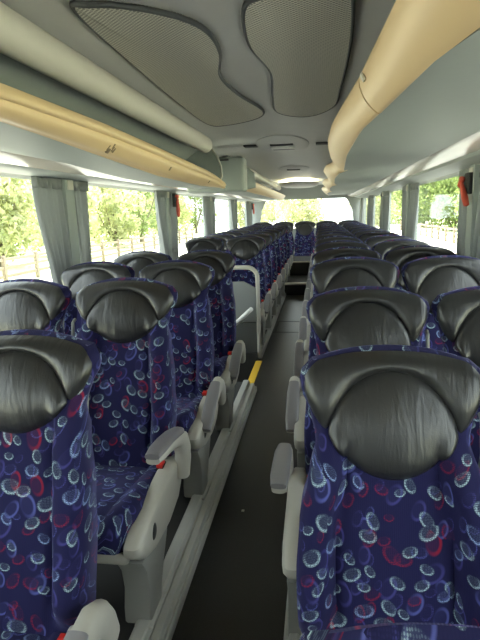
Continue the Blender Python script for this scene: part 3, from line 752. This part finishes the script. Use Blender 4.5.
ceiling_vent(-0.33, 5.0, 0.24, 0.62, 'nearer oval ceiling vent behind the perforated panels')
ceiling_vent(-0.36, 7.9, 0.22, 0.60, 'farther oval ceiling vent, close to the dome')
for k, (x, y) in enumerate(((-0.62, 4.95), (0.03, 5.0))):
    s = MB(); s.box(x - 0.06, x + 0.06, y - 0.06, y + 0.06, 0.582, 0.596, 0.003); tag(s.build('ceiling_slot', M_black), 'small dark ceiling slot %s of the nearer oval vent' % ('left', 'right')[k], 'vent')
dm = MB(); dm.loft([[(-0.40 + 0.40 * k * math.cos(a), 11.0 + 0.85 * k * math.sin(a), z) for a in [2 * PI * i / 40 for i in range(40)]] for k, z in ((0.30, 0.60), (0.30, 0.548), (1.0, 0.542), (1.0, 0.525), (0.93, 0.495), (0.75, 0.475), (0.4, 0.465))], True, True)
tag(dm.build('ceiling_dome', M_ceil), 'oval grey dome on the ceiling in front of the rear window', 'ceiling dome')
cl_ = MB(); cl_.loft([[(-0.40 + r * math.cos(a), 11.0 + (r * 2.1) * math.sin(a), z) for a in [2 * PI * i / 40 for i in range(40)]] for r, z in ((0.20, 0.549), (0.30, 0.547), (0.30, 0.556), (0.20, 0.560))], True, False)
cl_ = cl_.build('cove_lamp', M_lamp, bpy.data.objects['ceiling_dome']); cl_['label'] = 'warm glowing ring around the dome'

# ------------------------------------------------------------------ curtains
def curtain(x, ya, yb, yt, sgn, label, zt=0.205, zb=-0.52, seed=0):
    """hangs between ya and yb; gathered towards yt lower down"""
    rnd = random.Random(seed); root = empty('curtain', (x, (ya + yb) / 2, zb)); tag(root, label, 'curtain', 'grey window curtains')
    npl = max(4, int(abs(yb - ya) / 0.05)); n = npl * 8; ph = rnd.random() * 6
    rows = 14; rings = []
    for i in range(rows + 1):
        t = i / rows; z = lerp(zt, zb, t); g = 0.62 * sstep(0.05, 1.0, t)
        r = []
        for j in range(n + 1):
            q = j / n; y = lerp(ya, yb, q); y = lerp(y, yt + (y - yt) * 0.38, g)
            amp = lerp(0.013, 0.026, t) * (0.8 + 0.4 * math.sin(q * 17 + ph))
            r.append((x - sgn * (0.02 + amp * (1 + math.sin(2 * PI * npl * q + ph + 0.6 * math.sin(3 * t + q * 5)))), y, z))
        rings.append(r)
    mb = MB(); back = [[(p[0] + sgn * 0.004, p[1], p[2]) for p in r][::-1] for r in rings]
    mb.loft([a + b_ for a, b_ in zip(rings, back)], True, True)
    o = mb.build('drape', M_curt, root, angle=180); local(o, root)
    h = MB(); hr = []
    for z in (zt + 0.03, zt - 0.035):
        hr.append([(x - sgn * (0.022 + 0.014 * (1 + math.sin(2 * PI * npl * j / n + ph))), lerp(ya, yb, j / n), z) for j in range(n + 1)])
    h.loft([r + [(p[0] + sgn * 0.006, p[1], p[2]) for p in r][::-1] for r in hr], True, True)
    o = h.build('heading_tape', M_curt, root, angle=180); local(o, root)
    tb = MB(); yy = yt; tb.box(x - sgn * 0.06 - 0.012, x - sgn * 0.06 + 0.012, yy - 0.05, yy + 0.05, -0.40, -0.36, 0.004); o = tb.build('tie_back', M_curt, root); local(o, root)
sd = 1
names = ['first', 'second', 'third', 'fourth', 'fifth', 'sixth']
for k, y in enumerate(PL[2:]):
    wa = 0.33 if k == 1 else 0.30
    if k: curtain(XL + 0.01, y - 0.065 - wa, y - 0.065, y - 0.08, -1, f'grey curtain before the {names[k]} left window pillar' if k > 1 else 'wide grey pleated curtain at the left, before the nearest visible pillar', seed=sd); sd += 1
    curtain(XL + 0.01, y + 0.065, y + 0.065 + (0.22 if k == 1 else 0.30), y + 0.10, -1, f'grey curtain just past the {names[k]} left window pillar', seed=sd); sd += 1
for k, y in enumerate(PR[2:]):
    if k >= 1: curtain(XR, y - 0.06 - 0.40, y - 0.05, y - 0.08, 1, f'grey curtain before the {names[k]} right window pillar' if k > 1 else 'grey curtain cut by the right edge, before the red hammer pillar', seed=sd); sd += 1
    curtain(XR, y + 0.06, y + 0.06 + (0.32 if k == 1 else 0.40), y + 0.10, 1, f'grey curtain just past the {names[k]} right window pillar' if k != 1 else 'dark grey curtain at the right edge behind the red hammer', seed=sd); sd += 1

# emergency hammers
def hammer(x, y, z, sgn, label, ang=-46):
    root = empty('emergency_hammer', (x, y, z)); tag(root, label, 'emergency hammer', 'red emergency hammers on the pillars')
    R_ = Matrix.Translation((x, y, z)) @ Matrix.Rotation(math.radians(ang), 4, 'X')
    h = MB(); pts = [(0, 0, -0.13), (0, 0, -0.12), (0, 0, -0.06), (0, 0, 0.0), (0, 0, 0.05), (0, 0, 0.08)]
    h.tube([R_ @ Vector(p) for p in pts], [0.006, 0.017, 0.021, 0.017, 0.013, 0.012], 12); o = h.build('handle', M_orange, root); local(o, root)
    h = MB(); h.tube([R_ @ Vector(p) for p in ((0, -0.04, 0.085), (0, -0.03, 0.085), (0, 0.03, 0.085), (0, 0.05, 0.085))], [0.006, 0.018, 0.018, 0.004], 12); o = h.build('head', M_orange, root); local(o, root)
    b_ = MB(); b_.box(x + sgn * 0.016, x + sgn * 0.04, y - 0.05, y + 0.05, z - 0.02, z + 0.11, 0.004); o = b_.build('bracket', M_black, root); local(o, root)
hammer(0.895, 3.53, 0.09, 1, 'red emergency hammer in black bracket on the right pillar near the edge')
hammer(-1.475, 5.47, 0.10, -1, 'red emergency hammer on the left pillar above the stairwell side', 4)
hammer(-1.475, 12.06, 0.08, -1, 'small red emergency hammer on the last left pillar by the rear window', 0)

# ------------------------------------------------------------------ partition by the stairwell
pt = empty('partition', (-1.0, 4.95, FZ)); tag(pt, 'grey modesty partition with pale tube frame behind the left stairwell', 'partition')
def arcpts(cx, cz, r, a0, a1, y, n=8): return [(cx + r * math.cos(math.radians(lerp(a0, a1, i / n))), y, cz + r * math.sin(math.radians(lerp(a0, a1, i / n)))) for i in range(n + 1)]
path = [(-1.42, 4.95, -0.60)] + arcpts(-1.34, -0.60, 0.08, 180, 90, 4.95)[1:] + arcpts(-0.685, -0.62, 0.10, 90, 0, 4.95) + [(-0.582, 4.95, -1.0), (-0.580, 4.95, FZ + 0.01)]
u = MB(); u.tube(path, 0.021, 14); o = u.build('tube_frame', M_cream, pt, angle=60); local(o, pt)
u = MB(); u.prism([(-1.42, -0.70), (-1.35, -0.60), (-1.20, -0.595), (-0.86, -0.66), (-0.72, -0.655), (-0.60, -0.72), (-0.60, -1.05), (-1.42, -1.05)], 4.935, 4.965, 'y', 0.005); o = u.build('upper_panel', M_shell, pt); local(o, pt)
u = MB(); u.box(-1.42, -0.60, 4.94, 4.968, FZ + 0.0, -1.06, 0.004); o = u.build('lower_panel', M_part, pt); local(o, pt)
u = MB(); u.tube([(-0.80, 4.90, -1.06), (-0.78, 4.86, -1.04), (-0.66, 4.86, -0.93), (-0.645, 4.90, -0.92)], 0.022, 12); o = u.build('grab_handle', M_white, pt); local(o, pt); o['label'] = 'white diagonal grab handle'

# scraps on the gangway floor
for k, (x, y, l) in enumerate(((-0.365, 2.27, 'tiny pale scrap of paper on the dark gangway floor, farther one'), (-0.40, 1.40, 'tiny pale scrap of paper on the dark gangway floor, nearer one'))):
    u = MB(); u.box(x - 0.007, x + 0.007, y - 0.007, y + 0.007, FZ, FZ + 0.006, 0.002); tag(u.build('paper_scrap', M_paper), l, 'litter')

# ------------------------------------------------------------------ outside
GZ = -2.55
g = MB(); g.add([(-90, -60, GZ), (90, -60, GZ), (90, 120, GZ), (-90, 120, GZ)], [(0, 1, 2, 3)]); struct(g.build('ground', M_ground, smooth=False))
g = MB(); g.box(-8.0, 7.0, -55, 48, GZ - 0.1, GZ + 0.015); struct(g.build('added_tarmac', M_tar, smooth=False))  # dark tarmac added beside the coach to cut light bounced up inside
g = MB()
g.box(-80, -11.6, -50, 110, GZ - 0.1, GZ + 0.02); struct(g.build('lawn', M_lawn, smooth=False))
g = MB(); g.box(9.4, 80, -50, 110, GZ - 0.1, GZ + 0.02); struct(g.build('lawn.001', M_lawn, smooth=False))
def crown_mesh(seed, R_, H, z0, nleaf=3600, size=0.21):
    rnd = random.Random(seed); mb = MB(); cl = []
    for i in range(46):
        a = rnd.random() * 2 * PI; t = rnd.random(); z = z0 + H * t
        rad = R_ * (0.45 + 0.75 * math.sin(PI * (0.15 + 0.75 * t))) * 0.62; d = rad * math.sqrt(rnd.random())
        cl.append((Vector((d * math.cos(a), d * math.sin(a), z)), R_ * rnd.uniform(0.20, 0.36)))
    for i in range(nleaf):
        c, r = rnd.choice(cl); v = Vector((rnd.gauss(0, 1), rnd.gauss(0, 1), rnd.gauss(0, 1))).normalized()
        p = c + v * r * rnd.uniform(0.7, 1.05)
        nrm = (v + Vector((rnd.gauss(0, .5), rnd.gauss(0, .5), rnd.gauss(0, .5) + 0.3))).normalized(); t1 = nrm.orthogonal().normalized(); t1 = (Matrix.Rotation(rnd.random() * 6.28, 3, nrm) @ t1); t2 = nrm.cross(t1)
        s = size * rnd.uniform(0.6, 1.2)
        mb.add([p - t1 * s, p + t2 * s * 0.5 + nrm * s * 0.12, p + t1 * s, p - t2 * s * 0.5 + nrm * s * 0.12], [(0, 1, 2, 3)])
    return mb
def make_tree(seed, R_, H, z0, leaf, nl=3600):
    root = empty('broadleaf_tree')
    crown_mesh(seed, R_, H, z0, nl).build('crown', leaf, root, smooth=False, recalc=False)
    rnd = random.Random(seed); t = MB(); t.tube([(0, 0, -0.05), (0.05, 0, z0 * 0.7), (0.1, 0.05, z0 + H * 0.5)], [0.22, 0.17, 0.05], 10)
    for k in range(4):
        a = k * 1.6 + rnd.random(); t.tube([(0.05, 0, z0 * 0.8), (math.cos(a) * R_ * 0.35, math.sin(a) * R_ * 0.35, z0 + H * 0.35), (math.cos(a) * R_ * 0.55, math.sin(a) * R_ * 0.55, z0 + H * 0.6)], [0.09, 0.05, 0.02], 7)
    t.build('trunk', M_bark, root); return root
tp = [make_tree(3, 3.2, 6.0, 0.9, LEAF[0]), make_tree(5, 3.6, 7.0, 0.7, LEAF[1]), make_tree(8, 2.8, 5.0, 0.4, LEAF[0]), make_tree(13, 5.2, 9.0, 0.2, LEAF[1], 8000), make_tree(17, 4.6, 7.5, 0.2, LEAF[0], 8000)]
spots = [(-17, 10, 0), (-16.5, 18.5, 1), (-17, 26, 2), (-17, 33.5, 0), (-16.5, 41, 2), (-17, 49, 1), (-17, 57, 0), (-26, 28, 4), (-27, 39, 3), (-26, 50, 4), (-27, 61, 3), (-27, 73, 4), (-26, 85, 3), (-16, 68, 1),
         (15, 22, 1), (15.5, 31.5, 1), (15, 41, 1), (14.5, 50, 1), (14, 58.5, 3), (24, 50, 3), (13.5, 12, 0), (25, 62, 3), (22, 75, 3), (13, 70, 3), (27, 88, 3), (15, 84, 4), (11, 98, 3),
         (-8.5, 64, 0), (-2.5, 76, 4), (6, 69, 0), (-9, 92, 4), (9, 90, 4)]
first = set()
for k, (x, y, pk) in enumerate(spots):
    o = copy_tree(tp[pk]) if pk in first else tp[pk]
    first.add(pk)
    o.location = (x, y, GZ); rnd = random.Random(k); o.rotation_euler = (0, 0, rnd.random() * 6); sc_ = rnd.uniform(0.95, 1.08); o.scale = (sc_, sc_, sc_)
    where = 'beyond the left windows' if k < 14 else ('beyond the right windows' if k < 27 else 'behind the rear window')
    tag(o, f'leafy sunlit broadleaf tree {where}', 'tree', f'trees {where}')
def fence(x, y0, y1, label, name='wooden_fence', step=2.4):
    root = empty(name, (x, (y0 + y1) / 2, GZ)); tag(root, label, 'fence')
    for z in (0.35, 0.68, 1.0):
        u = MB(); u.box(x - 0.03, x + 0.03, y0, y1, GZ + z - 0.07, GZ + z + 0.05); o = u.build('rail', M_wood, root, smooth=False); local(o, root)
    y = y0
    while y <= y1 + 0.01:
        u = MB(); u.box(x - 0.07, x + 0.07, y - 0.07, y + 0.07, GZ, GZ + 1.15, 0.01); o = u.build('post', M_wood, root); local(o, root); y += step
fence(-12.2, 14.0, 50.0, 'brown wooden post and rail fence outside the left windows')
fence(9.2, 26.0, 62.0, 'brown wooden post and rail fence outside the right windows')
# ------------------------------------------------------------------ light, camera
w = bpy.data.worlds.new('world'); S.world = w; w.use_nodes = True
bg = w.node_tree.nodes['Background']; bg.inputs[0].default_value = (0.90, 0.96, 1.0, 1); bg.inputs[1].default_value = 2.3
sl = bpy.data.lights.new('sun', 'SUN'); sl.energy = 17.0; sl.angle = math.radians(1.5); sl.color = (1.0, 0.94, 0.80)
so = bpy.data.objects.new('sun', sl); COL.objects.link(so)
so.rotation_euler = Vector((0.35, -0.55, -0.95)).to_track_quat('-Z', 'Y').to_euler()

F = 520.0; roll = math.radians(1.7)
vx0 = 79 * math.cos(roll) + 110 * math.sin(roll); vy0 = 110 * math.cos(roll) - 79 * math.sin(roll)
p = math.atan(vy0 / F); q = math.atan(vx0 / F * math.cos(p))
sq, cq, sp_, cp = math.sin(q), math.cos(q), math.sin(p), math.cos(p)
FWv = Vector((-sq * cp, cq * cp, -sp_)); R0 = Vector((cq, sq, 0)); U0 = Vector((-sq * sp_, cq * sp_, cp))
RTv = R0 * math.cos(roll) - U0 * math.sin(roll); UPv = U0 * math.cos(roll) + R0 * math.sin(roll)
cam = bpy.data.cameras.new('camera'); cam.sensor_fit = 'VERTICAL'; cam.sensor_height = 32.0; cam.sensor_width = 24.0; cam.lens = F / 640 * 32.0
cam.clip_start = 0.02; cam.clip_end = 500
co = bpy.data.objects.new('camera', cam); COL.objects.link(co); S.camera = co
Mx = Matrix((RTv, UPv, -FWv)).transposed().to_4x4(); co.matrix_world = Mx
S.view_settings.view_transform = 'Standard'; S.view_settings.look = 'None'; S.view_settings.gamma = 1.0
S.view_settings.exposure = 1.3; S.view_settings.use_curve_mapping = False
S.cycles.max_bounces = 10; S.cycles.diffuse_bounces = 6; S.cycles.glossy_bounces = 4; S.cycles.transparent_max_bounces = 12; S.cycles.sample_clamp_indirect = 8
S.cycles.use_denoising = True
